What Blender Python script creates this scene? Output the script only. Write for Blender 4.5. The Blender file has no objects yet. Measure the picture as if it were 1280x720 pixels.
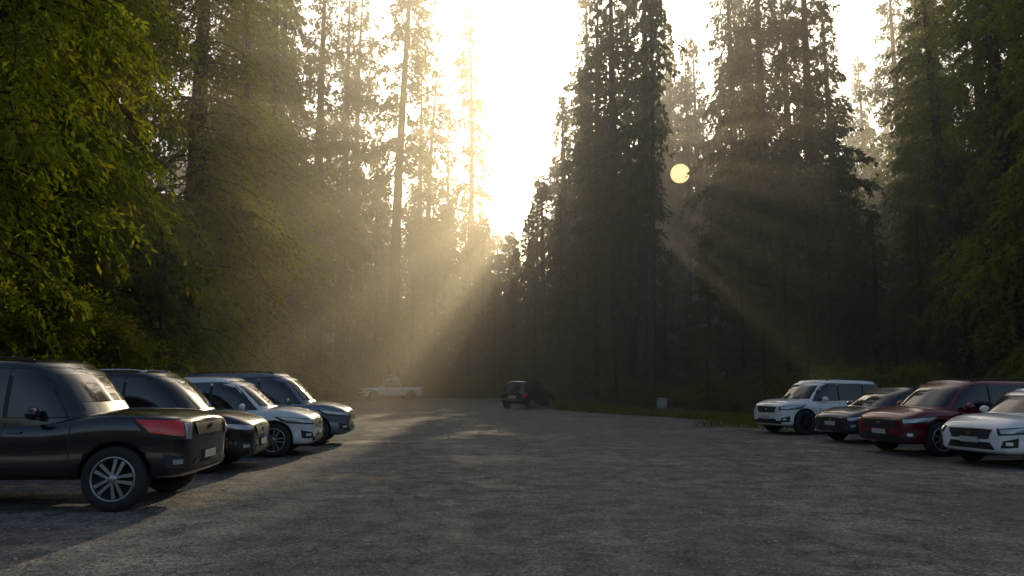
import bpy, bmesh, math, random
import numpy as np
from mathutils import Vector, Matrix, Euler
from mathutils.bvhtree import BVHTree
random.seed(7)
SC = bpy.context.scene
COL = SC.collection
F = 924.0
CAMH = 1.7
PITCH = math.radians(7.2)

# ------------------------------------------------------------ helpers
def at(px, D):
    return ((px-640.0)/F*D, D)

def pix_dir(px, py):
    v = Vector(((px-640)/F, (360-py)/F, -1.0))
    return (Euler((math.pi/2+PITCH, 0, 0)).to_matrix() @ v).normalized()

def link(ob, parent=None):
    COL.objects.link(ob)
    if parent is not None:
        ob.parent = parent
    return ob

def mesh_np(name, V, Q, mats=None, mi=None, smooth=False):
    me = bpy.data.meshes.new(name)
    V = np.asarray(V, dtype=np.float32); Q = np.asarray(Q, dtype=np.int32)
    k = Q.shape[1]
    me.vertices.add(len(V)); me.vertices.foreach_set('co', V.ravel())
    me.loops.add(Q.size); me.loops.foreach_set('vertex_index', Q.ravel())
    me.polygons.add(len(Q))
    me.polygons.foreach_set('loop_start', np.arange(len(Q), dtype=np.int32)*k)
    me.polygons.foreach_set('loop_total', np.full(len(Q), k, dtype=np.int32))
    if mats:
        for m in mats: me.materials.append(m)
    if mi is not None:
        me.polygons.foreach_set('material_index', np.asarray(mi, dtype=np.int32))
    if smooth:
        me.polygons.foreach_set('use_smooth', np.ones(len(Q), dtype=bool))
    me.update(calc_edges=True)
    me.validate()
    return me

def new_mat(name):
    m = bpy.data.materials.new(name); m.use_nodes = True
    nt = m.node_tree; nt.nodes.clear()
    out = nt.nodes.new('ShaderNodeOutputMaterial')
    return m, nt, out

def N(nt, t, **kw):
    n = nt.nodes.new(t)
    for k, v in kw.items():
        if k in n.inputs.keys(): n.inputs[k].default_value = v
        else: setattr(n, k, v)
    return n

def ramp(nt, fac, stops):
    r = nt.nodes.new('ShaderNodeValToRGB')
    while len(r.color_ramp.elements) < len(stops): r.color_ramp.elements.new(0.5)
    for e, (p, c) in zip(r.color_ramp.elements, stops):
        e.position = p; e.color = (c[0], c[1], c[2], 1)
    nt.links.new(fac, r.inputs[0])
    return r.outputs[0]

def simple(name, col, rough=0.5, metal=0.0, coat=0.0, emis=None, spec=0.5, noise=0.0):
    m, nt, out = new_mat(name)
    p = N(nt, 'ShaderNodeBsdfPrincipled')
    p.inputs['Base Color'].default_value = (*col, 1)
    p.inputs['Roughness'].default_value = rough
    p.inputs['Metallic'].default_value = metal
    p.inputs['Coat Weight'].default_value = coat
    p.inputs['Coat Roughness'].default_value = 0.06
    p.inputs['Specular IOR Level'].default_value = spec
    if noise > 0:
        tc = N(nt, 'ShaderNodeTexCoord'); nz = N(nt, 'ShaderNodeTexNoise'); nz.inputs['Scale'].default_value = 3.0
        nz.inputs['Detail'].default_value = 8
        nt.links.new(tc.outputs['Object'], nz.inputs['Vector'])
        d = tuple(c*(1-noise)+0.10*noise for c in col)
        c = ramp(nt, nz.outputs[0], [(0.35, col), (0.75, d)])
        nt.links.new(c, p.inputs['Base Color'])
        mr = N(nt, 'ShaderNodeMapRange'); mr.inputs['To Min'].default_value = rough; mr.inputs['To Max'].default_value = min(1, rough+0.25)
        nt.links.new(nz.outputs[0], mr.inputs[0]); nt.links.new(mr.outputs[0], p.inputs['Roughness'])
    nt.links.new(p.outputs[0], out.inputs[0])
    return m

# ------------------------------------------------------------ materials
def foliage_mat(name, dark, light, tr, tcol, clump=0.45):
    m, nt, out = new_mat(name)
    geo = N(nt, 'ShaderNodeNewGeometry'); oi = N(nt, 'ShaderNodeObjectInfo')
    tc = N(nt, 'ShaderNodeTexCoord')
    nz = N(nt, 'ShaderNodeTexNoise'); nz.inputs['Scale'].default_value = clump; nz.inputs['Detail'].default_value = 3
    nt.links.new(tc.outputs['Object'], nz.inputs['Vector'])
    a = N(nt, 'ShaderNodeMath', operation='MULTIPLY_ADD'); a.inputs[1].default_value = 0.35
    nt.links.new(geo.outputs['Random Per Island'], a.inputs[0]); nt.links.new(nz.outputs[0], a.inputs[2])
    b = N(nt, 'ShaderNodeMath', operation='MULTIPLY_ADD'); b.inputs[1].default_value = 0.18
    nt.links.new(oi.outputs['Random'], b.inputs[0]); nt.links.new(a.outputs[0], b.inputs[2])
    c = ramp(nt, b.outputs[0], [(0.45, dark), (0.75, light), (1.0, tuple(x*0.8+y for x, y in zip(light, (0.06, 0.02, 0.0))))])
    d = N(nt, 'ShaderNodeBsdfDiffuse'); nt.links.new(c, d.inputs[0])
    t = N(nt, 'ShaderNodeBsdfTranslucent')
    mx = N(nt, 'ShaderNodeMixRGB', blend_type='MULTIPLY'); mx.inputs[0].default_value = 1
    mx.inputs[2].default_value = (*tcol, 1)
    nt.links.new(c, mx.inputs[1]); nt.links.new(mx.outputs[0], t.inputs[0])
    s = N(nt, 'ShaderNodeMixShader'); s.inputs[0].default_value = tr
    nt.links.new(d.outputs[0], s.inputs[1]); nt.links.new(t.outputs[0], s.inputs[2])
    nt.links.new(s.outputs[0], out.inputs[0])
    return m

M_fol = foliage_mat('conifer_needles', (0.038, 0.060, 0.022), (0.082, 0.122, 0.034), 0.42, (1.7, 1.7, 0.9))
M_fol2 = foliage_mat('conifer_needles_near', (0.056, 0.090, 0.018), (0.150, 0.185, 0.034), 0.5, (2.7, 2.5, 0.9), 0.6)
M_leaf = foliage_mat('broad_leaves', (0.060, 0.092, 0.016), (0.14, 0.165, 0.027), 0.5, (2.4, 2.2, 0.8), 0.9)
M_grass = foliage_mat('grass_blades', (0.045, 0.072, 0.017), (0.11, 0.135, 0.03), 0.35, (1.7, 1.7, 0.8), 0.5)

def bark_mat():
    m, nt, out = new_mat('bark')
    tc = N(nt, 'ShaderNodeTexCoord'); mp = N(nt, 'ShaderNodeMapping'); mp.inputs['Scale'].default_value = (5, 5, 0.7)
    nt.links.new(tc.outputs['Object'], mp.inputs[0])
    nz = N(nt, 'ShaderNodeTexNoise'); nz.inputs['Scale'].default_value = 1.5; nz.inputs['Detail'].default_value = 7
    nt.links.new(mp.outputs[0], nz.inputs['Vector'])
    c = ramp(nt, nz.outputs[0], [(0.35, (0.025, 0.018, 0.012)), (0.65, (0.10, 0.07, 0.048))])
    p = N(nt, 'ShaderNodeBsdfPrincipled'); p.inputs['Roughness'].default_value = 0.95; p.inputs['Specular IOR Level'].default_value = 0.1
    bp = N(nt, 'ShaderNodeBump'); bp.inputs['Strength'].default_value = 0.9; bp.inputs['Distance'].default_value = 0.08
    nt.links.new(nz.outputs[0], bp.inputs['Height'])
    nt.links.new(c, p.inputs['Base Color']); nt.links.new(bp.outputs[0], p.inputs['Normal']); nt.links.new(p.outputs[0], out.inputs[0])
    return m
M_bark = bark_mat()

def asphalt_mat():
    m, nt, out = new_mat('worn_gravelly_asphalt')
    tc = N(nt, 'ShaderNodeTexCoord'); V = tc.outputs['Object']
    def noise(s, d=6, r=0.6):
        n = N(nt, 'ShaderNodeTexNoise'); n.inputs['Scale'].default_value = s; n.inputs['Detail'].default_value = d; n.inputs['Roughness'].default_value = r
        nt.links.new(V, n.inputs['Vector']); return n.outputs[0]
    big = noise(0.34, 8, 0.66); mid = noise(2.0, 8, 0.70); fine = noise(28, 4, 0.7)
    vo = N(nt, 'ShaderNodeTexVoronoi'); vo.inputs['Scale'].default_value = 34; nt.links.new(V, vo.inputs['Vector'])
    c1 = ramp(nt, big, [(0.38, (0.080, 0.077, 0.074)), (0.46, (0.140, 0.132, 0.123)), (0.55, (0.190, 0.178, 0.162)), (0.65, (0.28, 0.255, 0.22))])
    c2 = ramp(nt, mid, [(0.34, (0.46, 0.46, 0.47)), (0.5, (1.0, 1.0, 1.0)), (0.66, (1.55, 1.50, 1.42))])
    c3 = ramp(nt, vo.outputs['Color'], [(0.1, (0.45, 0.45, 0.46)), (0.9, (1.6, 1.58, 1.5))])
    mx = N(nt, 'ShaderNodeMixRGB', blend_type='MULTIPLY'); mx.inputs[0].default_value = 1
    nt.links.new(c1, mx.inputs[1]); nt.links.new(c2, mx.inputs[2])
    mx2 = N(nt, 'ShaderNodeMixRGB', blend_type='MULTIPLY'); mx2.inputs[0].default_value = 0.85
    nt.links.new(mx.outputs[0], mx2.inputs[1]); nt.links.new(c3, mx2.inputs[2])
    wv = N(nt, 'ShaderNodeTexVoronoi', feature='DISTANCE_TO_EDGE'); wv.inputs['Scale'].default_value = 0.33
    dm = N(nt, 'ShaderNodeVectorMath', operation='MULTIPLY_ADD')
    nc = N(nt, 'ShaderNodeTexNoise'); nc.inputs['Scale'].default_value = 1.1; nc.inputs['Detail'].default_value = 6; nt.links.new(V, nc.inputs['Vector'])
    dm.inputs[1].default_value = (1.6, 1.6, 0); nt.links.new(nc.outputs['Color'], dm.inputs[0]); nt.links.new(V, dm.inputs[2])
    nt.links.new(dm.outputs[0], wv.inputs['Vector'])
    ck = ramp(nt, wv.outputs['Distance'], [(0.0, (0.45, 0.45, 0.45)), (0.012, (1, 1, 1))])
    mx3 = N(nt, 'ShaderNodeMixRGB', blend_type='MULTIPLY'); mx3.inputs[0].default_value = 0.8
    nt.links.new(mx2.outputs[0], mx3.inputs[1]); nt.links.new(ck, mx3.inputs[2])
    p = N(nt, 'ShaderNodeBsdfPrincipled'); p.inputs['Specular IOR Level'].default_value = 0.35
    rr = ramp(nt, big, [(0.37, (0.52,)*3), (0.50, (0.92,)*3)])
    nt.links.new(rr, p.inputs['Roughness'])
    ad = N(nt, 'ShaderNodeMath', operation='MULTIPLY_ADD'); ad.inputs[1].default_value = 0.5
    nt.links.new(vo.outputs['Distance'], ad.inputs[0]); nt.links.new(fine, ad.inputs[2])
    ad2 = N(nt, 'ShaderNodeMath', operation='MULTIPLY_ADD'); ad2.inputs[1].default_value = 2.5
    nt.links.new(mid, ad2.inputs[0]); nt.links.new(ad.outputs[0], ad2.inputs[2])
    bp = N(nt, 'ShaderNodeBump'); bp.inputs['Strength'].default_value = 0.9; bp.inputs['Distance'].default_value = 0.03
    nt.links.new(ad2.outputs[0], bp.inputs['Height'])
    nt.links.new(mx3.outputs[0], p.inputs['Base Color']); nt.links.new(bp.outputs[0], p.inputs['Normal']); nt.links.new(p.outputs[0], out.inputs[0])
    return m

def floor_mat():
    m, nt, out = new_mat('forest_floor')
    tc = N(nt, 'ShaderNodeTexCoord'); V = tc.outputs['Object']
    n1 = N(nt, 'ShaderNodeTexNoise'); n1.inputs['Scale'].default_value = 0.35; n1.inputs['Detail'].default_value = 8; nt.links.new(V, n1.inputs['Vector'])
    n2 = N(nt, 'ShaderNodeTexNoise'); n2.inputs['Scale'].default_value = 9; n2.inputs['Detail'].default_value = 6; nt.links.new(V, n2.inputs['Vector'])
    c = ramp(nt, n1.outputs[0], [(0.35, (0.03, 0.042, 0.015)), (0.55, (0.055, 0.065, 0.022)), (0.7, (0.06, 0.045, 0.028))])
    c2 = ramp(nt, n2.outputs[0], [(0.3, (0.5, 0.5, 0.5)), (0.7, (1.4, 1.4, 1.4))])
    mx = N(nt, 'ShaderNodeMixRGB', blend_type='MULTIPLY'); mx.inputs[0].default_value = 1
    nt.links.new(c, mx.inputs[1]); nt.links.new(c2, mx.inputs[2])
    p = N(nt, 'ShaderNodeBsdfPrincipled'); p.inputs['Roughness'].default_value = 1; p.inputs['Specular IOR Level'].default_value = 0.1
    bp = N(nt, 'ShaderNodeBump'); bp.inputs['Distance'].default_value = 0.1; nt.links.new(n2.outputs[0], bp.inputs['Height'])
    nt.links.new(mx.outputs[0], p.inputs['Base Color']); nt.links.new(bp.outputs[0], p.inputs['Normal']); nt.links.new(p.outputs[0], out.inputs[0])
    return m

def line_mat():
    m, nt, out = new_mat('warm_stripe')
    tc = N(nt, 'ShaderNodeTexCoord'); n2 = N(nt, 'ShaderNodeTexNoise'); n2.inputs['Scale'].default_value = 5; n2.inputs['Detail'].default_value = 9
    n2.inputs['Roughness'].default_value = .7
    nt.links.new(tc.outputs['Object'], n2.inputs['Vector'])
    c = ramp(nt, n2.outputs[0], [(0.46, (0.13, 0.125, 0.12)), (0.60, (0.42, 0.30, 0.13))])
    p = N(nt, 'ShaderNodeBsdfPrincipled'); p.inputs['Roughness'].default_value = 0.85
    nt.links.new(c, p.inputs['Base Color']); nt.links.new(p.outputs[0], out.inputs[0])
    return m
def stone_mat():
    m, nt, out = new_mat('gravel_stone')
    g = N(nt, 'ShaderNodeNewGeometry')
    c = ramp(nt, g.outputs['Random Per Island'], [(0, (0.08, 0.078, 0.075)), (0.6, (0.20, 0.195, 0.18)), (1, (0.36, 0.35, 0.31))])
    p = N(nt, 'ShaderNodeBsdfPrincipled'); p.inputs['Roughness'].default_value = 0.9
    nt.links.new(c, p.inputs['Base Color']); nt.links.new(p.outputs[0], out.inputs[0])
    return m
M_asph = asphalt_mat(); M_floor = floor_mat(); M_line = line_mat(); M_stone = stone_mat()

# ------------------------------------------------------------ ground
def poly_obj(name, pts, z, mat):
    bm = bmesh.new()
    vs = [bm.verts.new((x, y, z)) for x, y in pts]
    f = bm.faces.new(vs); bmesh.ops.triangulate(bm, faces=[f])
    me = bpy.data.meshes.new(name); bm.to_mesh(me); bm.free(); me.materials.append(mat)
    for p in me.polygons:
        if p.normal.z < 0: p.flip()
    return link(bpy.data.objects.new(name, me))

poly_obj('ground', [(-700, -300), (700, -300), (700, 1200), (-700, 1200)], 0.0, M_floor)
lot_key = [(-15, -12), (-15, 10), (-14.5, 26), (-14, 40), (-14.5, 52), (-15, 62), (-12, 72), (-6, 77), (0, 77), (3.2, 70), (3.0, 60), (2.0, 52), (2.8, 45), (4.5, 40.5),
           (7.3, 36), (9.3, 31.5), (12, 29.5), (18, 28.5), (19.5, 20), (20, 8), (20, -12)]
lot = []
rl = random.Random(3)
for i in range(len(lot_key)):
    a = Vector(lot_key[i]); b = Vector(lot_key[(i+1) % len(lot_key)])
    n = max(1, int((b-a).length/0.7))
    for k in range(n):
        p = a.lerp(b, k/n); lot.append((p.x+rl.uniform(-.18, .18), p.y+rl.uniform(-.18, .18)))
poly_obj('parking_lot', lot, 0.004, M_asph)

def line_quad(bm, a, b, w, z=0.008):
    a = Vector(a); b = Vector(b); d = (b-a).normalized(); n = Vector((-d.y, d.x))*w/2
    bm.faces.new([bm.verts.new((p.x, p.y, z)) for p in (a-n, b-n, b+n, a+n)])
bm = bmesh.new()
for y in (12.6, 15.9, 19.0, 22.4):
    line_quad(bm, (-10.5, y-0.5), (-4.3, y+0.1), 0.10)  # warm stripes on the ground by the left row, broken up by noise
me = bpy.data.meshes.new('ground_stripes'); bm.to_mesh(me); bm.free(); me.materials.append(M_line)
link(bpy.data.objects.new('ground_stripes', me))

rng = np.random.default_rng(11)
def gravel(n):
    t = rng.random(n)
    Y = 5.0+ (t**1.6)*24
    X = (rng.random(n)*2-1)*(Y*0.75)
    X = np.clip(X, -13, 13)
    cl = np.sin(X*1.3+Y*.7)+np.sin(X*.4-Y*1.1)+rng.normal(0, 1, n)
    k = cl > -0.5; X = X[k]; Y = Y[k]; n = len(X)
    s = np.minimum(rng.gamma(2.0, 0.0030, n)+0.003, .024)
    base = np.array([[1, 0, 0], [0, 1, 0], [-1, 0, 0], [0, -1, 0], [0, 0, 1.0], [0, 0, -0.4]])
    ang = rng.random(n)*6.28
    V = base[None]*(0.6+0.7*rng.random((n, 6, 1)))*s[:, None, None]
    c, sn = np.cos(ang)[:, None], np.sin(ang)[:, None]
    x = V[:, :, 0]*c-V[:, :, 1]*sn; y = V[:, :, 0]*sn+V[:, :, 1]*c
    P = np.stack([x+X[:, None], y+Y[:, None], V[:, :, 2]*.6+0.006], 2).reshape(-1, 3)
    T = np.array([[0, 1, 4], [1, 2, 4], [2, 3, 4], [3, 0, 4]])
    Q = (T[None]+(np.arange(n)*6)[:, None, None]).reshape(-1, 3)
    return mesh_np('gravel', P, Q, [M_stone])
link(bpy.data.objects.new('gravel', gravel(80000)))

# ------------------------------------------------------------ trees
def leaf_quads(P, Dv, l, w, rg):
    r = rg.normal(size=P.shape)
    s = np.cross(Dv, r); s /= (np.linalg.norm(s, axis=1, keepdims=True)+1e-9)
    m = P+Dv*(l*0.5)[:, None]
    return np.stack([P, m+s*w[:, None], P+Dv*l[:, None], m-s*w[:, None]], 1).reshape(-1, 3)

def tube(path, rad, n):
    path = np.array(path); V = []; Q = []
    for i, (p, r) in enumerate(zip(path, rad)):
        d = path[min(i+1, len(path)-1)]-path[max(i-1, 0)]; d = d/(np.linalg.norm(d)+1e-9)
        u = np.cross(d, [0.13, 0.97, 0.2]) if abs(d[1]) < .9 else np.cross(d, [1, 0, 0]); u /= np.linalg.norm(u); v = np.cross(d, u)
        for k in range(n):
            a = 2*math.pi*k/n; V.append(p+r*(math.cos(a)*u+math.sin(a)*v))
    for i in range(len(path)-1):
        for k in range(n):
            a = i*n+k; b = i*n+(k+1) % n; Q.append([a, b, b+n, a+n])
    return V, Q

def conifer(name, seed, H, R, cb, nb, twd, lfd, ll, lw, fol, shape=0.75, droop=0.45, gaps=0.25, dead=0, tr=1.0):
    rg = np.random.default_rng(seed)
    VV = []; QQ = []; MI = []; off = 0
    zz = np.linspace(0, H, 14); bend = rg.normal(0, 0.008*H, 2)
    ph = rg.random()*6
    path = np.stack([bend[0]*np.sin(zz/H*2.5+ph)-bend[0]*math.sin(ph), bend[1]*np.sin(zz/H*3), zz-0.2], 1)
    r0 = (0.0145*H+0.05)*tr
    rad = r0*(1-zz/H)**0.8+0.02; rad[0] *= 1.35
    v, q = tube(path, rad, 10); VV.append(np.array(v)); QQ.append(np.array(q)); MI.append(np.ones(len(q))); off += len(v)
    t = np.sort(rg.random(nb)**0.9); z = cb*H+t*(H*0.985-cb*H)
    az = rg.random(nb)*2*math.pi
    prof = (1-t)**shape*(0.75+0.25*np.minimum(1, t*6))
    L = R*prof*rg.uniform(0.5, 1.2, nb)+0.25
    lump = 0.5+0.5*np.sin(az*2+z*0.55+ph)*np.sin(z*0.9+az+ph*2)
    L *= 1-gaps*lump*1.1
    keep = rg.random(nb) > gaps*0.6*lump; L = L[keep]; z = z[keep]; az = az[keep]; t = t[keep]; nb = len(L)
    a = rg.uniform(-0.05, 0.3, nb)+0.25*t; b = droop*rg.uniform(0.7, 1.3, nb)*(1-0.4*t)
    bx = np.interp(z, zz, path[:, 0]); by = np.interp(z, zz, path[:, 1])
    def bpos(i, u):
        r = u*L[i]; zz_ = z[i]+L[i]*(a[i]*u-b[i]*u*u)
        w = az[i]+0.12*np.sin(u*3+i)
        return np.stack([bx[i]+r*np.cos(w), by[i]+r*np.sin(w), zz_], -1)
    for i in range(nb):
        us = np.linspace(0, 1, 5); pp = np.array([bpos(i, u) for u in us])
        rr = (0.012+0.012*L[i])*(1-us*0.85)
        v, q = tube(pp, rr, 3); VV.append(np.array(v)); QQ.append(np.array(q)+off); MI.append(np.ones(len(q))); off += len(v)
    for i in range(dead):
        z0 = rg.uniform(0.08, max(cb, 0.1))*H; w = rg.random()*6.28; l = rg.uniform(0.6, 2.2)
        pp = np.array([[0, 0, z0], [math.cos(w)*l*.6, math.sin(w)*l*.6, z0+.05], [math.cos(w)*l, math.sin(w)*l, z0-0.2*l]])
        v, q = tube(pp, [0.04, 0.02, 0.008], 3); VV.append(np.array(v)); QQ.append(np.array(q)+off); MI.append(np.ones(len(q))); off += len(v)
    cnt = np.maximum(4, (L*twd).astype(int)); bi = np.repeat(np.arange(nb), cnt); n = len(bi)
    u = 0.12+0.88*rg.random(n)**0.8
    B = bpos(bi, u)
    sgn = np.where(rg.random(n) < .5, -1, 1); wa = az[bi]+sgn*rg.uniform(0.5, 1.25, n)
    tl = L[bi]*0.36*(1.1-u*0.8)*rg.uniform(0.5, 1.2, n)+0.18
    T = np.stack([np.cos(wa), np.sin(wa), rg.uniform(-0.55, 0.1, n)], 1); T /= np.linalg.norm(T, axis=1, keepdims=True)
    dr = rg.uniform(0.2, 0.9, n)*(0.6+droop)
    c2 = np.maximum(3, (tl*lfd).astype(int)); ti = np.repeat(np.arange(n), c2); m = len(ti)
    v_ = rg.random(m)
    P = B[ti]+T[ti]*(v_*tl[ti])[:, None]; P[:, 2] -= dr[ti]*v_*v_*tl[ti]
    P += rg.normal(0, 0.03, P.shape)
    Dv = T[ti]*0.8+rg.normal(0, 0.45, (m, 3)); Dv[:, 2] -= 0.25+dr[ti]*v_; Dv /= np.linalg.norm(Dv, axis=1, keepdims=True)
    lv = leaf_quads(P, Dv, ll*rg.uniform(0.6, 1.3, m), lw*rg.uniform(0.6, 1.3, m), rg)
    VV.append(lv); QQ.append(np.arange(m*4).reshape(m, 4)+off); MI.append(np.zeros(m))
    return mesh_np(name, np.concatenate(VV), np.concatenate(QQ), [fol, M_bark], np.concatenate(MI))

TREES = {
 'A': (conifer('conifer_mesh_a', 1, 45, 6.4, 0.06, 360, 4.4, 8, 0.58, 0.115, M_fol, 0.8, 0.55, 0.4), 45),
 'A2': (conifer('conifer_mesh_a2', 31, 45, 6.4, 0.12, 340, 4.4, 8, 0.58, 0.115, M_fol, 0.7, 0.7, 0.45), 45),
 'B': (conifer('conifer_mesh_b', 2, 45, 6.4, 0.18, 270, 4.4, 8, 0.52, 0.105, M_fol, 0.6, 0.6, 0.6, dead=25), 45),
 'C': (conifer('conifer_mesh_c', 3, 45, 4.8, 0.36, 190, 4.4, 9, 0.5, 0.10, M_fol, 0.5, 0.5, 0.6, dead=35, tr=.8), 45),
 'D': (conifer('conifer_mesh_d', 4, 20, 4.6, 0.02, 280, 4.6, 10, 0.36, 0.075, M_fol, 0.85, 0.45, 0.35), 20),
 'E': (conifer('conifer_mesh_e', 5, 32, 5.8, 0.03, 400, 6.2, 14, 0.25, 0.048, M_fol2, 0.5, 0.8, 0.55), 32),
 'E2': (conifer('conifer_mesh_e2', 15, 32, 5.2, 0.06, 360, 6.2, 14, 0.25, 0.046, M_fol2, 0.55, 0.75, 0.6), 32),
 'G': (conifer('conifer_mesh_g', 6, 9, 2.4, 0.02, 170, 6, 14, 0.2, 0.04, M_fol, 0.9, 0.35, 0.25), 9),
}
rt = random.Random(21)
def tree(kind, px, D, H, wide=1.0, parent=None, name='conifer_tree'):
    me, h = TREES[kind]; s = H/h
    o = bpy.data.objects.new(name, me)
    x, y = at(px, D); o.location = (x, y, 0)
    o.scale = (s*wide*rt.uniform(.92, 1.08), s*wide*rt.uniform(.92, 1.08), s)
    o.rotation_euler = (rt.uniform(-.01, .01), rt.uniform(-.01, .01), rt.uniform(0, 6.28))
    return link(o, parent)

for a in [('E', -70, 20, 30), ('E2', 15, 25, 33), ('E', 95, 29, 34), ('E2', 165, 33, 36), ('E', 235, 38, 36), ('E2', 120, 38, 38), ('E', 285, 47, 36),
          ('E2', 325, 54, 40), ('E', 30, 36, 36), ('E', -40, 30, 32), ('D', 200, 30, 9), ('D', 60, 25, 8)]:
    tree(*a)
# left centre: sparse tall trees that let shafts through
for a in [('A', 345, 64, 44), ('B', 392, 70, 46), ('A2', 300, 60, 44), ('B', 425, 82, 50, .8), ('C', 455, 86, 50), ('C', 492, 82, 56), ('B', 520, 104, 50, .8), ('C', 540, 98, 46),
          ('C', 578, 104, 58, .8), ('B', 558, 108, 42, .8), ('B', 600, 112, 32, .8), ('D', 555, 100, 27), ('D', 602, 98, 24), ('D', 625, 100, 19), ('D', 470, 80, 14), ('D', 515, 84, 14), ('D', 430, 74, 13), ('D', 545, 86, 16), ('D', 585, 88, 18),
          ('D', 400, 66, 12), ('D', 365, 60, 11), ('G', 450, 74, 7), ('G', 500, 80, 7), ('D', 490, 92, 21), ('D', 530, 94, 22),
          ('A', 468, 98, 38, .75), ('A2', 538, 108, 33, .8), ('A', 582, 110, 30, .8)]:
    tree(*a)
# right side
for a in [('D', 645, 98, 20), ('D', 660, 92, 23), ('D', 680, 88, 27), ('A', 752, 66, 40, .85), ('A2', 728, 78, 37, .75), ('A', 708, 86, 32, .75), ('B', 775, 60, 40), ('B', 742, 92, 54), ('A2', 785, 72, 44, .9), ('C', 798, 60, 44), ('C', 812, 52, 40, .5), ('A', 700, 70, 20),
          ('D', 640, 80, 13), ('D', 668, 74, 13), ('D', 720, 62, 14), ('D', 618, 82, 13),
          ('A2', 828, 104, 50, .85), ('A', 874, 102, 52, .85), ('A', 850, 106, 54, .9), ('B', 838, 112, 60, .8), ('B', 1092, 96, 46, .8), ('A2', 1072, 100, 40, .8),
          ('C', 862, 92, 48, .5), ('B', 925, 64, 44, .8), ('A2', 945, 74, 46), ('B', 965, 56, 40), ('A', 990, 66, 42), ('B', 1022, 54, 40), ('A', 1055, 62, 36), ('A2', 912, 90, 44, .7), ('B', 1138, 72, 44), ('A', 1160, 58, 32),
          ('B', 1200, 50, 36), ('A2', 1185, 64, 40), ('B', 1250, 44, 34), ('A2', 1300, 38, 32), ('A', 1360, 33, 30), ('A', 1420, 30, 30), ('E2', 1270, 36, 32), ('E', 1345, 31, 30), ('E2', 1190, 44, 30),
          ('D', 745, 58, 13), ('D', 790, 62, 15), ('D', 885, 55, 13), ('D', 930, 52, 12), ('D', 985, 48, 12), ('D', 1040, 46, 12), ('D', 1095, 46, 13),
          ('D', 1150, 42, 12), ('D', 1210, 40, 14), ('D', 1275, 35, 12), ('G', 770, 50, 5), ('G', 880, 44, 5), ('G', 955, 40, 5), ('G', 1120, 38, 6), ('G', 1010, 40, 5),
          ('D', 860, 66, 11), ('D', 830, 64, 12), ('A', 1110, 84, 30), ('D', 960, 62, 20), ('D', 1060, 56, 20), ('D', 1150, 54, 20), ('D', 1240, 48, 20), ('D', 850, 84, 18)]:
    tree(*a)
dt = bpy.data.objects.new('distant_treeline', None); link(dt)
px = 130
while px < 1420:
    for D0 in (108, 128):
        D = D0+rt.uniform(-6, 8); p = px+rt.uniform(-10, 10)
        if 590 < p < 668: H = 1.7+D*rt.uniform(.185, .225)
        elif 440 < p <= 590: H = 1.7+D*rt.uniform(.20, .27)
        elif 668 <= p < 700: H = 1.7+D*rt.uniform(.25, .30)
        else: H = rt.uniform(32, 50)
        if 820 < p < 880 and D < 106: D = 110
        tree(('A' if rt.random() < .5 else 'A2') if H > 30 else 'D', p, D, H, 1.0 if H > 30 else 1.2, dt, 'treeline_conifer')
    px += 27

def shrub(name, seed, W, H, n, ls, mat):
    rg = np.random.default_rng(seed)
    nc = 26; C = np.stack([rg.normal(0, W*.32, nc), rg.normal(0, W*.32, nc), rg.uniform(0.1, 1, nc)**0.8*H*.85], 1)
    ci = rg.integers(0, nc, n); r = W*0.17*(1+rg.random(nc))
    d = rg.normal(size=(n, 3)); d /= np.linalg.norm(d, axis=1, keepdims=True)
    P = C[ci]+d*(r[ci]*rg.random(n)**0.45)[:, None]; P[:, 2] = np.abs(P[:, 2])
    Dv = d+rg.normal(0, .6, (n, 3)); Dv /= np.linalg.norm(Dv, axis=1, keepdims=True)
    lv = leaf_quads(P, Dv, ls*rg.uniform(.6, 1.3, n), ls*.3*rg.uniform(.6, 1.3, n), rg)
    V = [lv]; Q = [np.arange(n*4).reshape(n, 4)]; MI = [np.zeros(n)]; off = n*4
    for c in C:
        v, q = tube([[0, 0, 0], [c[0]*.4, c[1]*.4, c[2]*.6], c], [.03, .02, .008], 3)
        V.append(np.array(v)); Q.append(np.array(q)+off); MI.append(np.ones(len(q))); off += len(v)
    return mesh_np(name, np.concatenate(V), np.concatenate(Q), [mat, M_bark], np.concatenate(MI))
S1 = shrub('shrub_mesh_a', 1, 2.6, 1.8, 7000, .14, M_leaf); S2 = shrub('shrub_mesh_b', 2, 2.2, 1.2, 5000, .13, M_grass)
def put(me, name, x, y, s, zs=1):
    o = bpy.data.objects.new(name, me); o.location = (x, y, 0); o.scale = (s, s, s*zs); o.rotation_euler = (0, 0, rt.uniform(0, 6.28)); return link(o)
for i in range(26):
    D = 18+i*2.1; put(rt.choice([S1, S2]), 'shrub', -15.8-rt.uniform(0, 2.5)-(1.5 if D < 30 else 0), D, rt.uniform(.8, 1.5))
for px in range(690, 1500, 26):
    D = np.interp(px, [690, 820, 950, 1100, 1500], [64, 50, 42, 37, 28]); x, y = at(px, D+rt.uniform(-2, 3)); put(rt.choice([S1, S2, S2]), 'shrub', x, y, rt.uniform(.7, 1.3))
for px in range(400, 700, 18):
    x, y = at(px, 82+rt.uniform(-2, 4)); put(rt.choice([S1, S2]), 'shrub', x, y, rt.uniform(.8, 1.5))

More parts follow.
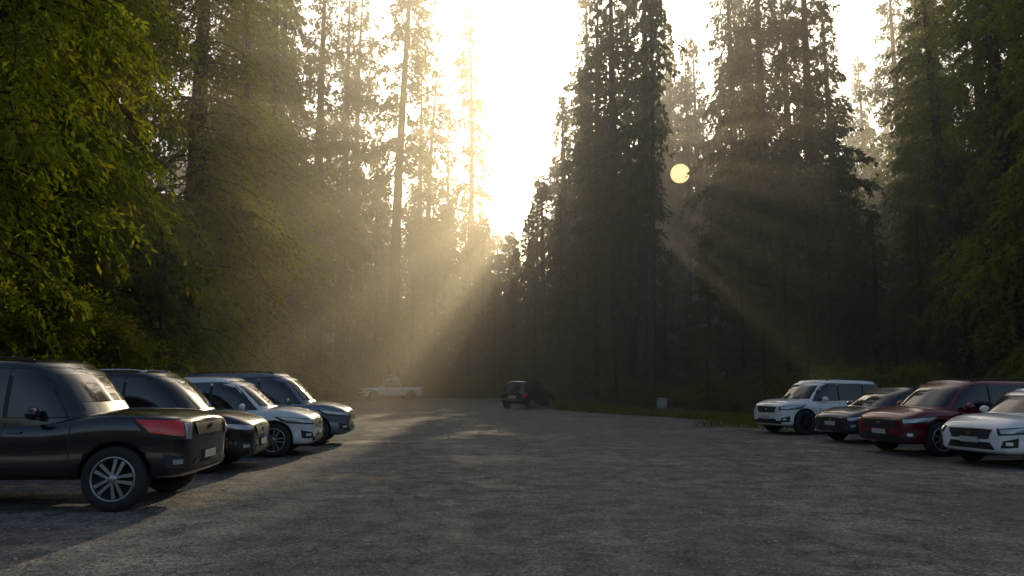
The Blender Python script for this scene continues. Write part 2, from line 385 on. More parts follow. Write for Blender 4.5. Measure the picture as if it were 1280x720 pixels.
def maple(name, seed, H, R, n):
    rg = np.random.default_rng(seed); V = []; Q = []; MI = []; off = 0; tips = []
    for s in range(5):
        w = rg.random()*6.28; l = rg.uniform(.6, 1)*H; le = rg.uniform(.2, .5)
        p = np.array([[0, 0, 0], [math.cos(w)*le*l*.3, math.sin(w)*le*l*.3, l*.4], [math.cos(w)*le*l*.8, math.sin(w)*le*l*.8, l*.75], [math.cos(w)*le*l*1.2, math.sin(w)*le*l*1.2, l]])
        v, q = tube(p, [.11, .08, .05, .015], 6); V.append(np.array(v)); Q.append(np.array(q)+off); MI.append(np.ones(len(q))); off += len(v)
        for k in range(16):
            t = rg.uniform(.25, 1); b = np.array([np.interp(t, [0, .4, .75, 1], p[:, j]) for j in range(3)])
            w2 = rg.random()*6.28; L = R*rg.uniform(.3, .8)*(1.2-t*.6); e = b+np.array([math.cos(w2)*L, math.sin(w2)*L, rg.uniform(-.1, .35)*L])
            v, q = tube([b, (b+e)/2+[0, 0, .15], e], [.03, .02, .006], 3); V.append(np.array(v)); Q.append(np.array(q)+off); MI.append(np.ones(len(q))); off += len(v)
            for f in np.linspace(.25, 1.0, 6): tips.append(b+(e-b)*f)
    tips = np.array(tips); ti = rg.integers(0, len(tips), n)
    P = tips[ti]+rg.normal(0, 1, (n, 3))*np.array([.42, .42, .16])
    Dv = rg.normal(0, 1, (n, 3))*np.array([1, 1, .45]); Dv[:, 2] -= .3; Dv /= np.linalg.norm(Dv, axis=1, keepdims=True)
    lv = leaf_quads(P, Dv, .15*rg.uniform(.6, 1.3, n), .055*rg.uniform(.6, 1.3, n), rg)
    V.append(lv); Q.append(np.arange(n*4).reshape(n, 4)+off); MI.append(np.zeros(n))
    return mesh_np(name, np.concatenate(V), np.concatenate(Q), [M_leaf, M_bark], np.concatenate(MI))
MP = maple('maple_mesh', 3, 9, 3.4, 30000); MP2 = maple('maple_mesh_b', 8, 8, 3.2, 26000)
for m, px, D, s in [(MP, 20, 23.5, .75), (MP2, 150, 27.5, .8), (MP2, -60, 20, .9)]:
    x, y = at(px, D); put(m, 'maple_tree', x, y, s)

def grass():
    rg = np.random.default_rng(4); P = []
    key = [Vector(p) for p in lot_key]
    for i in range(2, 18):
        a, b = key[i], key[i+1]; d = b-a; nrm = Vector((-d.y, d.x)).normalized()
        n = int(d.length*420)
        t = rg.random(n); o = rg.random(n)**1.6*4.5-0.15
        mid = (a+b)/2; c = Vector((0, 40)); sg = 1 if nrm.dot(mid-c) > 0 else -1
        if 8 <= i <= 13: sg = 1 if nrm.x > 0 else -1
        P.append(np.stack([a.x+d.x*t+nrm.x*sg*o, a.y+d.y*t+nrm.y*sg*o, np.zeros(n)], 1))
    P = np.concatenate(P); n = len(P)
    Dv = rg.normal(0, .35, (n, 3)); Dv[:, 2] = 1; Dv /= np.linalg.norm(Dv, axis=1, keepdims=True)
    lv = leaf_quads(P, Dv, rg.uniform(.08, .38, n), np.full(n, .018), rg)
    return mesh_np('grass', lv, np.arange(n*4).reshape(n, 4), [M_grass])
link(bpy.data.objects.new('grass', grass()))

# ------------------------------------------------------------ vehicles
M_glass = simple('car_glass', (0.010, 0.012, 0.014), 0.04, 0, 0.0, spec=0.8)
M_blk = simple('black_trim', (0.012, 0.012, 0.013), 0.5, noise=0.3)
M_tire = simple('tire_rubber', (0.018, 0.018, 0.018), 0.85, noise=0.3)
M_rim = simple('alloy_rim', (0.36, 0.37, 0.38), 0.35, 0.85)
M_rimd = simple('dark_rim', (0.05, 0.05, 0.055), 0.4, 0.5)
M_lamp = simple('headlamp_lens', (0.45, 0.47, 0.5), 0.12, 0.3, 1.0)
M_red = simple('tail_lamp_lens', (0.70, 0.012, 0.012), 0.12, 0, 1.0)
M_chr = simple('chrome', (0.6, 0.6, 0.6), 0.18, 1.0)
M_plate = simple('licence_plate', (0.45, 0.45, 0.43), 0.5)

def finish(bm, name, mat, parent, smooth=True):
    me = bpy.data.meshes.new(name); bm.to_mesh(me); bm.free()
    for m in (mat if isinstance(mat, (list, tuple)) else [mat]): me.materials.append(m)
    if smooth:
        for p in me.polygons: p.use_smooth = True
    o = bpy.data.objects.new(name, me)
    return link(o, parent)

def make_wheel(r, w, spokes, rimmat, key):
    bm = bmesh.new()
    def lathe(prof, n, mi):
        rings = []
        for k in range(n):
            a = 2*math.pi*k/n; rings.append([bm.verts.new((rr*math.cos(a), y, rr*math.sin(a))) for rr, y in prof])
        for k in range(n):
            A, B = rings[k], rings[(k+1) % n]
            for j in range(len(prof)-1):
                f = bm.faces.new((A[j], B[j], B[j+1], A[j+1])); f.material_index = mi; f.smooth = True
    h = w/2; rr = r*0.68
    lathe([(rr, -h*.85), (r*.80, -h), (r*.93, -h*.95), (r*.985, -h*.75), (r, -h*.45), (r, h*.45), (r*.985, h*.75), (r*.93, h*.95), (r*.80, h), (rr, h*.85)], 40, 0)
    lathe([(rr*1.02, -h*.86), (rr*.97, -h*.93), (rr*.90, -h*.80), (rr*.88, -h*.2), (0.001, -h*.15)], 40, 2)
    lathe([(rr*1.03, -h*.88), (rr*.99, -h*.97), (rr*.94, -h*.90), (rr*.92, -h*.75)], 40, 1)
    lathe([(rr*.22, -h*.3), (rr*.22, -h*.80), (rr*.16, -h*.88), (0.001, -h*.88)], 20, 1)
    for s in range(spokes):
        a = 2*math.pi*s/spokes
        M = Matrix.Rotation(a, 3, 'Y')
        w0, w1 = rr*.10, rr*.15 if spokes < 7 else rr*.10
        for sgn in ((-1, 1) if spokes < 7 else (0,)):
            o = sgn*rr*.09; o1 = sgn*rr*.20
            pts = [(rr*.15, -h*.84, o-w0*.6), (rr*.15, -h*.84, o+w0*.6), (rr*.93, -h*.80, o1+w1*.6), (rr*.93, -h*.80, o1-w1*.6)]
            t = [bm.verts.new(M @ Vector(p)) for p in pts]; b = [bm.verts.new(M @ (Vector(p)+Vector((0, h*.35, 0)))) for p in pts]
            for f in ([t[0], t[1], t[2], t[3]], [t[1], t[0], b[0], b[1]], [t[2], t[1], b[1], b[2]], [t[3], t[2], b[2], b[3]], [t[0], t[3], b[3], b[0]]):
                bm.faces.new(f).material_index = 1
    for k in range(60):
        a = 2*math.pi*k/60; M = Matrix.Rotation(a, 3, 'Y')
        for yy in (-h*.5, h*.1):
            pts = [(r+.004, yy, -.010), (r+.004, yy+h*.4, -.010), (r+.004, yy+h*.4, .010), (r+.004, yy, .010)]
            bm.faces.new([bm.verts.new(M @ Vector(p)) for p in pts]).material_index = 0
    bmesh.ops.recalc_face_normals(bm, faces=bm.faces)
    me = bpy.data.meshes.new(key); bm.to_mesh(me); bm.free()
    for m in (M_tire, rimmat, M_blk): me.materials.append(m)
    return me

def build_car(name, loc, rot, paint, L=4.7, W=1.9, H=1.75, kind='suv', wheel_r=0.37, front='head', cowl=0.27, hoodz=1.0, belt=1.02,
              rimmat=None, spokes=5, rails=True, clad=True, nose_drop=0.13, roofbox=False, grille_bar=True, zb=.24, rake=.88, slope=.13, blunt=0.0):
    root = bpy.data.objects.new(name, None); link(root)
    hw = W/2; xf = L/2; xr = -L/2; cx = cowl*L
    if kind == 'pickup':
        zb = .36
        st = [(0.0, .93, .55, belt-.02), (.008, .96, .48, belt+.02), (.05, .975, .42, belt+.03), (.2, .985, .38, belt+.03), (.38, .99, .36, belt+.02)]
    elif kind == 'sedan':
        st = [(0.0, .74, .42, belt-.22), (.015, .86, .34, belt-.08), (.06, .94, .28, belt-.02), (.2, .99, zb, belt), (.38, 1, zb, belt-.01)]
    else:
        st = [(0.0, .80, .46, belt-.10), (.012, .88, .38, belt-.02), (.05, .95, .30, belt+.02), (.2, .99, zb+.01, belt+.015), (.38, 1, zb, belt)]
    c = .5+cowl; hf = hoodz-slope
    b_ = blunt
    st += [(.5, 1, zb, belt-.005), (.62, 1, zb, belt-.015), (c, .995, zb, (belt+hoodz)/2+.0), (c+(1-c)*.28, .99, zb, hoodz-slope*.18), (c+(1-c)*.55, .975, zb+.01, hoodz-slope*.5), (.93, .945+.02*b_, zb+.01, hf+.01),
           (.965, .895+.035*b_, zb+.02, hf-.05), (.988, .82+.05*b_, zb+.05, hf-nose_drop+.0), (1.0, .70+.08*b_, zb+.11, hf-nose_drop-.09)]
    bm = bmesh.new(); rings = []
    for s, wf, z0, z1 in st:
        w = hw*wf; h = z1-z0; x = xr+s*L
        half = [(0, z0), (.70*w, z0), (.93*w, z0+.03), (.985*w, z0+.16*h), (.985*w, z0+.36*h), (.965*w, z0+.48*h), (.998*w, z0+.70*h), (.985*w, z0+.83*h), (.93*w, z1-.045), (.82*w, z1+.002), (.45*w, z1+.035), (0, z1+.048)]
        ring = half+[(-y, z) for y, z in reversed(half[1:-1])]
        rings.append([bm.verts.new((x, y, z)) for y, z in ring])
    n = len(rings[0])
    for a, b in zip(rings[:-1], rings[1:]):
        for k in range(n): bm.faces.new((a[k], a[(k+1) % n], b[(k+1) % n], b[k]))
    bm.faces.new(rings[0]); bm.faces.new(list(reversed(rings[-1])))
    bmesh.ops.recalc_face_normals(bm, faces=bm.faces)
    body = finish(bm, 'body', [paint, M_blk], root)
    sm = body.modifiers.new('s', 'SUBSURF'); sm.levels = 2; sm.render_levels = 2
    fx = xr+L*(.81 if kind != 'pickup' else .825); rx = xr+L*(.205 if kind != 'pickup' else .22)
    if kind in ('suv',): rx = xr+L*.19
    wr = wheel_r+.05
    cut = []
    for x in (fx, rx):
        bpy.ops.mesh.primitive_cylinder_add(vertices=48, radius=wr, depth=W+1, location=(x, 0, wheel_r+.01), rotation=(math.pi/2, 0, 0))
        co = bpy.context.object; cut.append(co)
        bo = body.modifiers.new('b', 'BOOLEAN'); bo.operation = 'DIFFERENCE'; bo.object = co; bo.solver = 'EXACT'
    bpy.context.view_layer.update()
    dg = bpy.context.evaluated_depsgraph_get()
    me = bpy.data.meshes.new_from_object(body.evaluated_get(dg))
    body.modifiers.clear(); body.data = me
    for co in cut: bpy.data.objects.remove(co, do_unlink=True)
    me.materials.clear(); me.materials.append(paint); me.materials.append(M_blk)
    for p in me.polygons:
        c_ = p.center; mi = 0
        for x in (fx, rx):
            if abs(math.hypot(c_.x-x, c_.z-wheel_r-.01)-wr) < .02 and abs(p.normal.y) < .3: mi = 1
        if c_.z < zb+.04: mi = 1
        p.material_index = mi; p.use_smooth = (mi == 0)
    bm = bmesh.new()
    bmesh.ops.create_cube(bm, size=1, matrix=Matrix.Translation((0, 0, zb+.26)) @ Matrix.Diagonal((L*.84, W-.62, .40, 1)))
    finish(bm, 'underbody', M_blk, root, False)
    if kind == 'pickup': g0r, g1r = -.13*L, -.09*L
    elif kind == 'sedan': g0r, g1r = -.44*L, -.20*L
    else: g0r, g1r = xr+.07, xr+.46
    g0f = cx+.05; g1f = cx-rake
    zt = H; zb0 = belt-.08
    lv = [(0, 0, .935), (.15, .14, .93), (.4, .37, .905), (.65, .62, .875), (.82, .81, .845), (.91, .94, .815), (.965, 1.03, .77), (.99, 1.12, .69), (1.0, 1.30, .55), (1.008, 1.8, .27)]
    bm = bmesh.new(); rings = []; nn = 64
    for tz, tx, wf in lv:
        z = zb0+(zt-zb0)*tz; a_r = g0r+(g1r-g0r)*min(tx, 1.03)+(.25*(tx-1.03) if tx > 1.03 else 0); a_f = g0f+(g1f-g0f)*min(tx, 1.03)-(.45*(tx-1.03) if tx > 1.03 else 0)
        mx = (a_f+a_r)/2; ax = (a_f-a_r)/2; ring = []
        for k in range(nn):
            th = 2*math.pi*k/nn; cc, ss = math.cos(th), math.sin(th); e = 2/6.5
            px_ = mx+ax*math.copysign(abs(cc)**e, cc); py_ = hw*wf*math.copysign(abs(ss)**e, ss)
            if kind != 'pickup': py_ *= 1-.06*max(0, (mx-px_)/ax)**2
            drop = 0
            if kind != 'pickup' and px_ < 0: drop = .06*min(1.2, (px_/(L*.45))**2)*tz
            if px_ > g1f-.5: drop += .05*min(1, ((px_-g1f+.5)/.6)**2)*tz if tz > .9 else 0
            ring.append(bm.verts.new((px_+(.14*(1-(py_/(hw*wf))**2) if cc > 0 else -.06*(1-(py_/(hw*wf))**2)), py_, z-drop+.02*(1-(py_/hw)**2)*tz)))
        rings.append(ring)
    for a, b in zip(rings[:-1], rings[1:]):
        for k in range(nn): bm.faces.new((a[k], a[(k+1) % nn], b[(k+1) % nn], b[k]))
    bm.faces.new(rings[-1])
    bmesh.ops.recalc_face_normals(bm, faces=bm.faces)
    bm2 = bm.copy(); bm3 = bmesh.new(); bm3.from_mesh(me)
    finish(bm, 'cabin', paint, root)
    tree_g = BVHTree.FromBMesh(bm2); tree_b = BVHTree.FromBMesh(bm3); bm2.free(); bm3.free()
    def cast(p, d):
        best = None
        for t in (tree_g, tree_b):
            h = t.ray_cast(p, d)
            if h[0] is not None and (best is None or h[3] < best[1]): best = (h[0], h[3])
        return best[0] if best else None
    parts = {}
    def getbm(key):
        if key not in parts: parts[key] = bmesh.new()
        return parts[key]
    def grid(key, fn, nu, nv, d, off):
        b = getbm(key); d = Vector(d).normalized(); g = []
        for i in range(nu+1):
            row = []
            for j in range(nv+1):
                p = Vector(fn(i/nu, j/nv)); h = cast(p-d*4, d)
                row.append(b.verts.new(h-d*off) if h is not None and (h-p).length < 6 else None)
            g.append(row)
        for i in range(nu):
            for j in range(nv):
                q = [g[i][j], g[i+1][j], g[i+1][j+1], g[i][j+1]]
                if all(q):
                    xs = [v.co for v in q]
                    if max((xs[0]-xs[2]).length, (xs[1]-xs[3]).length) < 0.5: b.faces.new(q).smooth = True
    def quad(key, c4, d, off, nu=8, nv=4):
        A, B, C, D_ = [Vector(c) for c in c4]
        grid(key, lambda u, v: (A.lerp(B, u)).lerp(D_.lerp(C, u), v), nu, nv, d, off)
    def side(key, c4, off, nu=8, nv=4):
        for s in (-1, 1): quad(key, [(x, 0, z) for x, z in c4], (0, -s, 0), off, nu, nv)
    zwb = belt+.045; zwt = zt-.115
    def xfz(z): return g0f+(g1f-g0f)*((z-zb0)/(zt-zb0))
    def xrz(z): return g0r+(g1r-g0r)*((z-zb0)/(zt-zb0))
    fb, ft = xfz(zwb)-.14, xfz(zwt)-.08
    rb, rt_ = xrz(zwb)+.20, xrz(zwt)+.12
    if kind != 'pickup': rb += .12
    zr = zwt-.05 if kind != 'pickup' else zwt
    side('window_surround', [(rb-.02, zwb-.02+(.05 if kind == 'suv' else 0)), (fb+.03, zwb-.02), (ft+.03, zwt+.02), (rt_-.02, zr+.02)], .004, 30, 4)
    bx = xr+L*.50
    cxp = xr+L*.285
    if kind in ('pickup', 'sedan'): wins = [(rb, rt_, bx-.03, bx-.03), (bx+.03, bx+.03, fb, ft)]
    else: wins = [(rb, rt_, cxp-.05, cxp-.09), (cxp+.01, cxp-.03, bx-.03, bx-.03), (bx+.03, bx+.03, fb, ft)]
    for q, (a, b_, c__, d_) in enumerate(wins):
        side('windows', [(a, zwb+(.05 if kind == 'suv' and q == 0 else 0)), (c__, zwb), (d_, zwt if q else (zwt+zr)/2), (b_, zwt if q else zr)], .010, 10, 4)
    quad('windshield', [(0, -hw*.86, zwb-.05), (0, hw*.86, zwb-.05), (0, hw*.75, zt-.08), (0, -hw*.75, zt-.08)], (-1, 0, 0), .008, 18, 6)
    quad('rear_window', [(0, -hw*.74, zwb+.0), (0, hw*.74, zwb+.0), (0, hw*.66, zt-.18), (0, -hw*.66, zt-.18)], (1, 0, 0), .008, 12, 5)
    zs0 = zb+.20; zs1 = belt-.03
    seams = [fx-wr-.12, bx, cxp-.02] if kind != 'pickup' else [fx-wr-.16, bx, -.12*L]
    for x in seams: side('door_seams', [(x-.006, zs0), (x+.006, zs0), (x+.006, zs1), (x-.006, zs1)], .003, 1, 8)
    side('door_seams', [(seams[-1], zs0-.006), (seams[0], zs0-.006), (seams[0], zs0+.006), (seams[-1], zs0+.006)], .003, 20, 1)
    for x in (bx+.06, cxp+.08 if kind != 'pickup' else -.09*L):
        side('door_handles', [(x, belt-.16), (x+.19, belt-.16), (x+.19, belt-.125), (x, belt-.125)], .028, 3, 1)
    if clad:
        side('cladding', [(rx+wr*.9, zb+.02), (fx-wr*.9, zb+.02), (fx-wr*.95, zb+.15), (rx+wr*.95, zb+.15)], .008, 20, 2)
        quad('cladding', [(0, -hw*.84, zb+.10), (0, hw*.84, zb+.10), (0, hw*.88, zb+.20), (0, -hw*.88, zb+.20)], (-1, 0, 0), .008, 18, 2)
        for s in (-1, 1):
            for x in (fx, rx):
                def fn(u, v, x=x):
                    a = math.pi*(-.08+1.16*u); r = wr-.004+.07*v
                    return (x+r*math.cos(a), 0, wheel_r+.01+r*math.sin(a))
                grid('cladding', fn, 28, 1, (0, -s, 0), .010)
    zg1 = hf-nose_drop-.01; zg0 = zg1-.20
    quad('grille', [(0, -hw*.46, zg0), (0, hw*.46, zg0), (0, hw*.56, zg1), (0, -hw*.56, zg1)], (-1, 0, 0), .012, 16, 4)
    if grille_bar:
        quad('grille_slats', [(0, -hw*.54, zg1-.012), (0, hw*.54, zg1-.012), (0, hw*.56, zg1), (0, -hw*.56, zg1)], (-1, 0, 0), .022, 16, 1)
        quad('grille_slats', [(0, -.06, zg1-.12), (0, .06, zg1-.12), (0, .06, zg1-.06), (0, -.06, zg1-.06)], (-1, 0, 0), .024, 2, 1)
    quad('lower_intake', [(0, -hw*.60, zb+.12), (0, hw*.60, zb+.12), (0, hw*.50, zb+.26), (0, -hw*.50, zb+.26)], (-1, 0, 0), .012, 14, 3)
    quad('licence_plate_front', [(0, -.22, zb+.24), (0, .22, zb+.24), (0, .22, zb+.35), (0, -.22, zb+.35)], (-1, 0, 0), .03, 6, 2)
    lampkey = 'headlamps' if front == 'head' else 'red_lamps'
    for s in (-1, 1):
        d = (-1, -s*.9, 0)
        t = Vector((-.9, 1*s, 0)).normalized()
        base = Vector((xf-.25, s*(hw-.20), 0))
        def P(u, z): q = base+t*u; return (q.x, q.y, z)
        if front == 'head':
            quad('lamp_surround', [P(-.22, zg1-.12), P(.40, zg1-.07), P(.56, zg1+.075), P(-.24, zg1+.015)], d, .008, 14, 4)
            quad(lampkey, [P(-.17, zg1-.085), P(.35, zg1-.04), P(.50, zg1+.06), P(-.19, zg1-.0)], d, .016, 14, 4)
        else:
            quad('lamp_surround', [P(-.26, zg1-.26), P(.30, zg1-.20), P(.42, zg1+.05), P(-.27, zg1+.03)], d, .008, 16, 5)
            quad(lampkey, [P(-.10, zg1-.20), P(.26, zg1-.15), P(.38, zg1+.03), P(-.10, zg1+.01)], d, .016, 14, 4)
            quad('headlamps', [P(-.24, zg1-.24), P(-.12, zg1-.23), P(-.12, zg1-.02), P(-.24, zg1-.02)], d, .016, 14, 4)
        quad('fog_lamp_recess', [P(-.2, zb+.16), P(.10, zb+.18), P(.12, zb+.36), P(-.14, zb+.30)], d, .010, 6, 3)
        quad('fog_lamps', [P(-.1, zb+.22), P(.02, zb+.22), P(.02, zb+.28), P(-.1, zb+.28)], d, .018, 4, 2)
        baser = Vector((xr+.22, s*(hw-.16), 0)); tr = Vector((.9, s, 0)).normalized(); dr_ = (1, -s*.9, 0)
        def R_(u, z): q = baser+tr*u; return (q.x, q.y, z)
        quad('tail_lamps', [R_(-.16, belt-.30), R_(.16, belt-.28), R_(.20, belt-.06), R_(-.16, belt-.06)], dr_, .014, 8, 4)
    quad('licence_plate_rear', [(0, -.26, belt-.36), (0, .26, belt-.36), (0, .26, belt-.20), (0, -.26, belt-.20)], (1, 0, 0), .02, 4, 2)
    quad('rear_bumper', [(0, -hw*.8, zb+.22), (0, hw*.8, zb+.22), (0, hw*.84, zb+.40), (0, -hw*.84, zb+.40)], (1, 0, 0), .02, 10, 3)
    if kind == 'pickup':
        quad('bed_opening', [(xr+.12, -hw*.80, 0), (-.15*L, -hw*.80, 0), (-.15*L, hw*.80, 0), (xr+.12, hw*.80, 0)], (0, 0, -1), .006, 8, 6)
    MT = {'window_surround': M_blk, 'windows': M_glass, 'windshield': M_glass, 'rear_window': M_glass, 'door_seams': M_blk, 'door_handles': paint, 'cladding': M_blk, 'grille': M_blk,
          'grille_slats': M_chr, 'lower_intake': M_blk, 'licence_plate_front': M_plate, 'headlamps': M_lamp, 'red_lamps': M_red, 'lamp_surround': M_blk, 'fog_lamp_recess': M_blk, 'fog_lamps': M_lamp,
          'tail_lamps': M_red, 'licence_plate_rear': M_plate, 'rear_bumper': M_blk, 'bed_opening': M_blk}
    for k, b in parts.items():
        bmesh.ops.recalc_face_normals(b, faces=b.faces)
        finish(b, k, MT[k], root)
    bm = bmesh.new()
    mxx = cx-.50
    for s in (-1, 1):
        bmesh.ops.create_uvsphere(bm, u_segments=14, v_segments=10, radius=1, matrix=Matrix.Translation((mxx, s*(hw+.10), belt+.10)) @ Matrix.Diagonal((.075, .12, .085, 1)))
        bmesh.ops.create_cube(bm, size=1, matrix=Matrix.Translation((mxx, s*(hw-.02), belt+.03)) @ Matrix.Diagonal((.05, .16, .04, 1)))
    finish(bm, 'mirrors', paint if kind != 'pickup' else M_blk, root)
    if rails:
        bm = bmesh.new()
        for s in (-1, 1):
            x0, x1 = g1r+.15, g1f-.15; nseg = 12; prev = None
            for k in range(nseg+1):
                t = k/nseg; x = x0+(x1-x0)*t; z = zt+.04-.05*(abs(2*t-1)**6)-.04*(1-t)**2; y = s*hw*.66
                ring = [bm.verts.new((x, y+.018*math.cos(a), z+.016*math.sin(a))) for a in [i*math.pi/3 for i in range(6)]]
                if prev:
                    for i in range(6): bm.faces.new((prev[i], prev[(i+1) % 6], ring[(i+1) % 6], ring[i]))
                prev = ring
            for t in (.04, .5, .96):
                x = x0+(x1-x0)*t
                bmesh.ops.create_cube(bm, size=1, matrix=Matrix.Translation((x, s*hw*.66, zt-.01-.04*(1-t)**2)) @ Matrix.Diagonal((.10, .03, .06, 1)))
        finish(bm, 'roof_rails', M_chr if rails == 'chrome' else M_blk, root)
    if roofbox:
        bm = bmesh.new()
        bmesh.ops.create_cube(bm, size=1, matrix=Matrix.Translation(((g1r+g1f)/2+.1, 0, zt+.09)) @ Matrix.Diagonal((.25, 1.2, .12, 1)))
        bmesh.ops.bevel(bm, geom=bm.edges[:], offset=.03, segments=2, affect='EDGES')
        finish(bm, 'roof_light_bar', M_blk, root)
    wm = make_wheel(wheel_r, .25, spokes, rimmat or M_rim, 'wheel_mesh')
    for nm, x, s in (('wheel_front_left', fx, 1), ('wheel_front_right', fx, -1), ('wheel_rear_left', rx, 1), ('wheel_rear_right', rx, -1)):
        o = bpy.data.objects.new(nm, wm); link(o, root); o.location = (x, s*(hw-.13), wheel_r)
        if s > 0: o.rotation_euler = (0, 0, math.pi)
    root.location = (loc[0], loc[1], 0.006); root.rotation_euler = (0, 0, rot)
    return root

def car_by_nose(nose, heading, L, **kw):
    h = math.radians(heading); d = Vector((math.cos(h), math.sin(h)))
    c = Vector(nose)-d*L/2
    return build_car(loc=(c.x, c.y), rot=h, L=L, **kw)

P_navy = simple('paint_dark_navy', (0.008, 0.009, 0.015), 0.25, 0.1, 1.0)
P_black = simple('paint_black', (0.005, 0.006, 0.008), 0.25, 0.1, 1.0)
P_ice = simple('paint_ice_white', (0.68, 0.71, 0.74), 0.3, 0.0, 1.0)
P_silver = simple('paint_silver_blue', (0.15, 0.18, 0.23), 0.3, 0.4, 1.0)
P_white = simple('paint_white', (0.78, 0.78, 0.78), 0.3, 0.0, 1.0)
P_grey = simple('paint_slate_grey', (0.04, 0.05, 0.06), 0.3, 0.4, 1.0)
P_maroon = simple('paint_maroon', (0.13, 0.006, 0.015), 0.28, 0.2, 1.0)

car_by_nose((-4.40, 10.95), 3, 4.7, name='suv', paint=P_navy, W=1.98, H=1.98, hoodz=1.30, belt=1.18, wheel_r=.42, front='red', spokes=5, rimmat=M_rim, nose_drop=.07, rails=True, zb=.38, cowl=.20, rake=.60, slope=.06, blunt=.9)
car_by_nose((-4.95, 14.95), 6, 4.7, name='suv', paint=P_black, W=1.92, H=1.88, hoodz=1.14, belt=1.06, wheel_r=.39, rails='chrome', spokes=5, blunt=.4, rake=.80)
car_by_nose((-4.60, 17.95), 6, 4.6, name='suv', paint=P_ice, W=1.90, H=1.78, hoodz=1.10, belt=1.02, wheel_r=.38, rails=False, spokes=5, rake=.90, blunt=.3)
car_by_nose((-4.45, 21.0), 6, 4.8, name='suv', paint=P_silver, W=1.92, H=1.92, hoodz=1.14, belt=1.07, wheel_r=.38, rails=True, spokes=7, blunt=.3, rake=.82)

car_by_nose((8.35, 24.6), 180+16, 4.3, name='suv', paint=P_white, W=1.86, H=1.74, hoodz=1.12, belt=1.03, wheel_r=.39, rimmat=M_rimd, spokes=5, rake=.72, blunt=.7, slope=.09)
car_by_nose((8.95, 21.1), 180+15, 4.4, name='hatchback_car', paint=P_grey, W=1.82, H=1.52, hoodz=.98, belt=.93, wheel_r=.34, kind='sedan', rails=False, clad=False, spokes=7, rake=1.0)
car_by_nose((8.70, 17.8), 180+14, 4.7, name='suv', paint=P_maroon, W=1.92, H=1.72, hoodz=1.10, belt=1.02, wheel_r=.39, spokes=7, rake=.88, blunt=.3)
car_by_nose((9.30, 15.3), 180+15, 4.6, name='sedan_car', paint=P_white, W=1.86, H=1.56, hoodz=1.03, belt=.98, wheel_r=.36, kind='sedan', rails=False, clad=False, rimmat=M_rimd, spokes=7, rake=.95)

x, y = at(474, 66); build_car('pickup_truck', (x+1.0, y+1.0), math.radians(205), P_white, L=5.6, W=2.0, H=1.98, kind='pickup', wheel_r=.42, belt=1.14, hoodz=1.16, cowl=.19, rake=.62, slope=.06, rails=False, rimmat=M_rimd, roofbox=True, blunt=.8)
x, y = at(661, 47); build_car('suv', (x, y+1.2), math.radians(62), P_navy, L=4.5, W=1.9, H=1.72, wheel_r=.36, belt=1.02, hoodz=1.05)

bm = bmesh.new()
x, y = at(825, 44)
bmesh.ops.create_cube(bm, size=1, matrix=Matrix.Translation((0, 0, .38)) @ Matrix.Diagonal((.55, .35, .6, 1)))
bmesh.ops.bevel(bm, geom=bm.edges[:], offset=.03, segments=2, affect='EDGES')
bmesh.ops.create_cube(bm, size=1, matrix=Matrix.Translation((0, 0, .71)) @ Matrix.Diagonal((.63, .43, .05, 1)))
for sx in (-.2, .2): bmesh.ops.create_cube(bm, size=1, matrix=Matrix.Translation((sx, 0, .04)) @ Matrix.Diagonal((.07, .2, .1, 1)))
ob = finish(bm, 'utility_box', simple('box_paint', (.35, .38, .33), .6, noise=.4), None, False); ob.location = (x, y, 0)

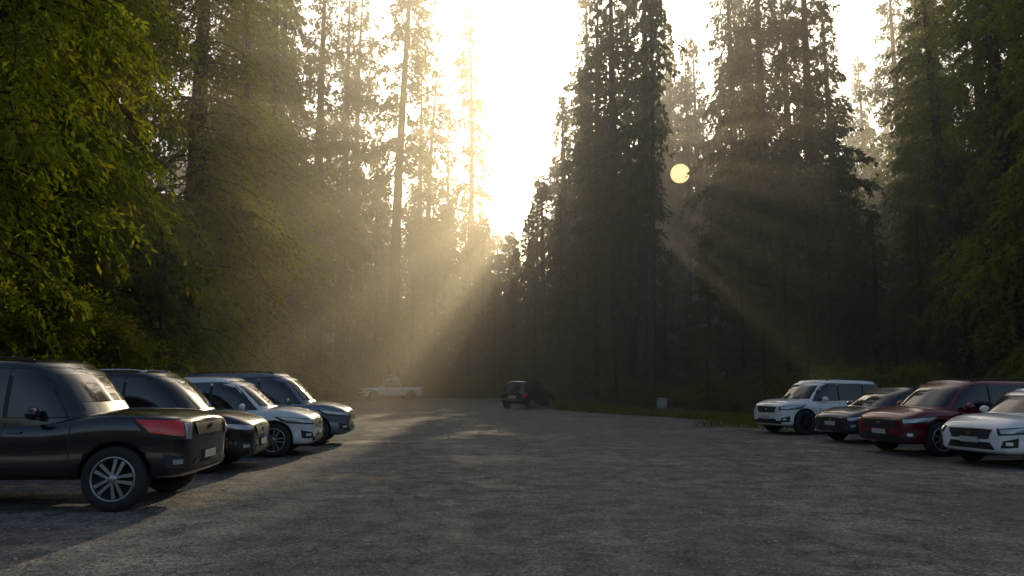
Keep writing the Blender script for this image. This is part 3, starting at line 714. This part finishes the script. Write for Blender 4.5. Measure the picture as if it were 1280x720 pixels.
# ------------------------------------------------------------ mist volume
def mist(name, lo, hi, dens, g, col):
    bm = bmesh.new(); c = (Vector(lo)+Vector(hi))/2; s = Vector(hi)-Vector(lo)
    bmesh.ops.create_cube(bm, size=1, matrix=Matrix.Translation(c) @ Matrix.Diagonal((*s, 1)))
    m, nt, out = new_mat(name); v = N(nt, 'ShaderNodeVolumeScatter'); v.inputs['Color'].default_value = (*col, 1)
    v.inputs['Density'].default_value = dens; v.inputs['Anisotropy'].default_value = g
    nt.links.new(v.outputs[0], out.inputs['Volume'])
    o = finish(bm, name, m, None, False); return o
mist('morning_mist', (-80, 23, -1), (80, 112, 44), 0.0088, 0.55, (1.0, 0.89, 0.71))

# ------------------------------------------------------------ light
SUNPX = (708, 190)
sd = pix_dir(*SUNPX)
L_ = bpy.data.lights.new('sun_lamp', 'SUN'); L_.energy = 5.0; L_.angle = math.radians(.5); L_.color = (1.0, .77, .44)
lo = bpy.data.objects.new('sun_lamp', L_); lo.rotation_mode = 'QUATERNION'; lo.rotation_quaternion = sd.to_track_quat('Z', 'Y'); link(lo)
el = math.asin(sd.z); azm = math.atan2(sd.x, sd.y)
w = bpy.data.worlds.new('World'); SC.world = w; w.use_nodes = True; nt = w.node_tree; nt.nodes.clear()
sky = nt.nodes.new('ShaderNodeTexSky'); sky.sky_type = 'NISHITA'; sky.sun_disc = False; sky.sun_elevation = el; sky.sun_rotation = azm
sky.dust_density = 5.0; sky.air_density = 1.0; sky.ozone_density = 1.0
bg = nt.nodes.new('ShaderNodeBackground'); bg.inputs[1].default_value = 0.15
wo = nt.nodes.new('ShaderNodeOutputWorld'); nt.links.new(sky.outputs[0], bg.inputs[0]); nt.links.new(bg.outputs[0], wo.inputs[0])

# added glowing ball hung among the trees in place of a solar disc
m, nt, out = new_mat('added_ball_glow'); e = N(nt, 'ShaderNodeEmission'); e.inputs[0].default_value = (1, .70, .30, 1); e.inputs[1].default_value = 2.2; nt.links.new(e.outputs[0], out.inputs[0])
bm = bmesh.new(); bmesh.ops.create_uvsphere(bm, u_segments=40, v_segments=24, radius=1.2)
ob = finish(bm, 'added_sun_ball', m, None); ob.location = Vector((0, 0, CAMH))+pix_dir(850, 217)*97  # added emissive ball, off the direction of the lamp

# ------------------------------------------------------------ camera
cam = bpy.data.cameras.new('camera'); cam.lens = 26.0; cam.sensor_width = 36; cam.clip_end = 3000; cam.clip_start = .1
co = bpy.data.objects.new('camera', cam); co.location = (0, 0, CAMH); co.rotation_euler = (math.pi/2+PITCH, 0, 0); link(co)
SC.camera = co
SC.view_settings.view_transform = 'Standard'; SC.view_settings.look = 'None'; SC.view_settings.exposure = 0
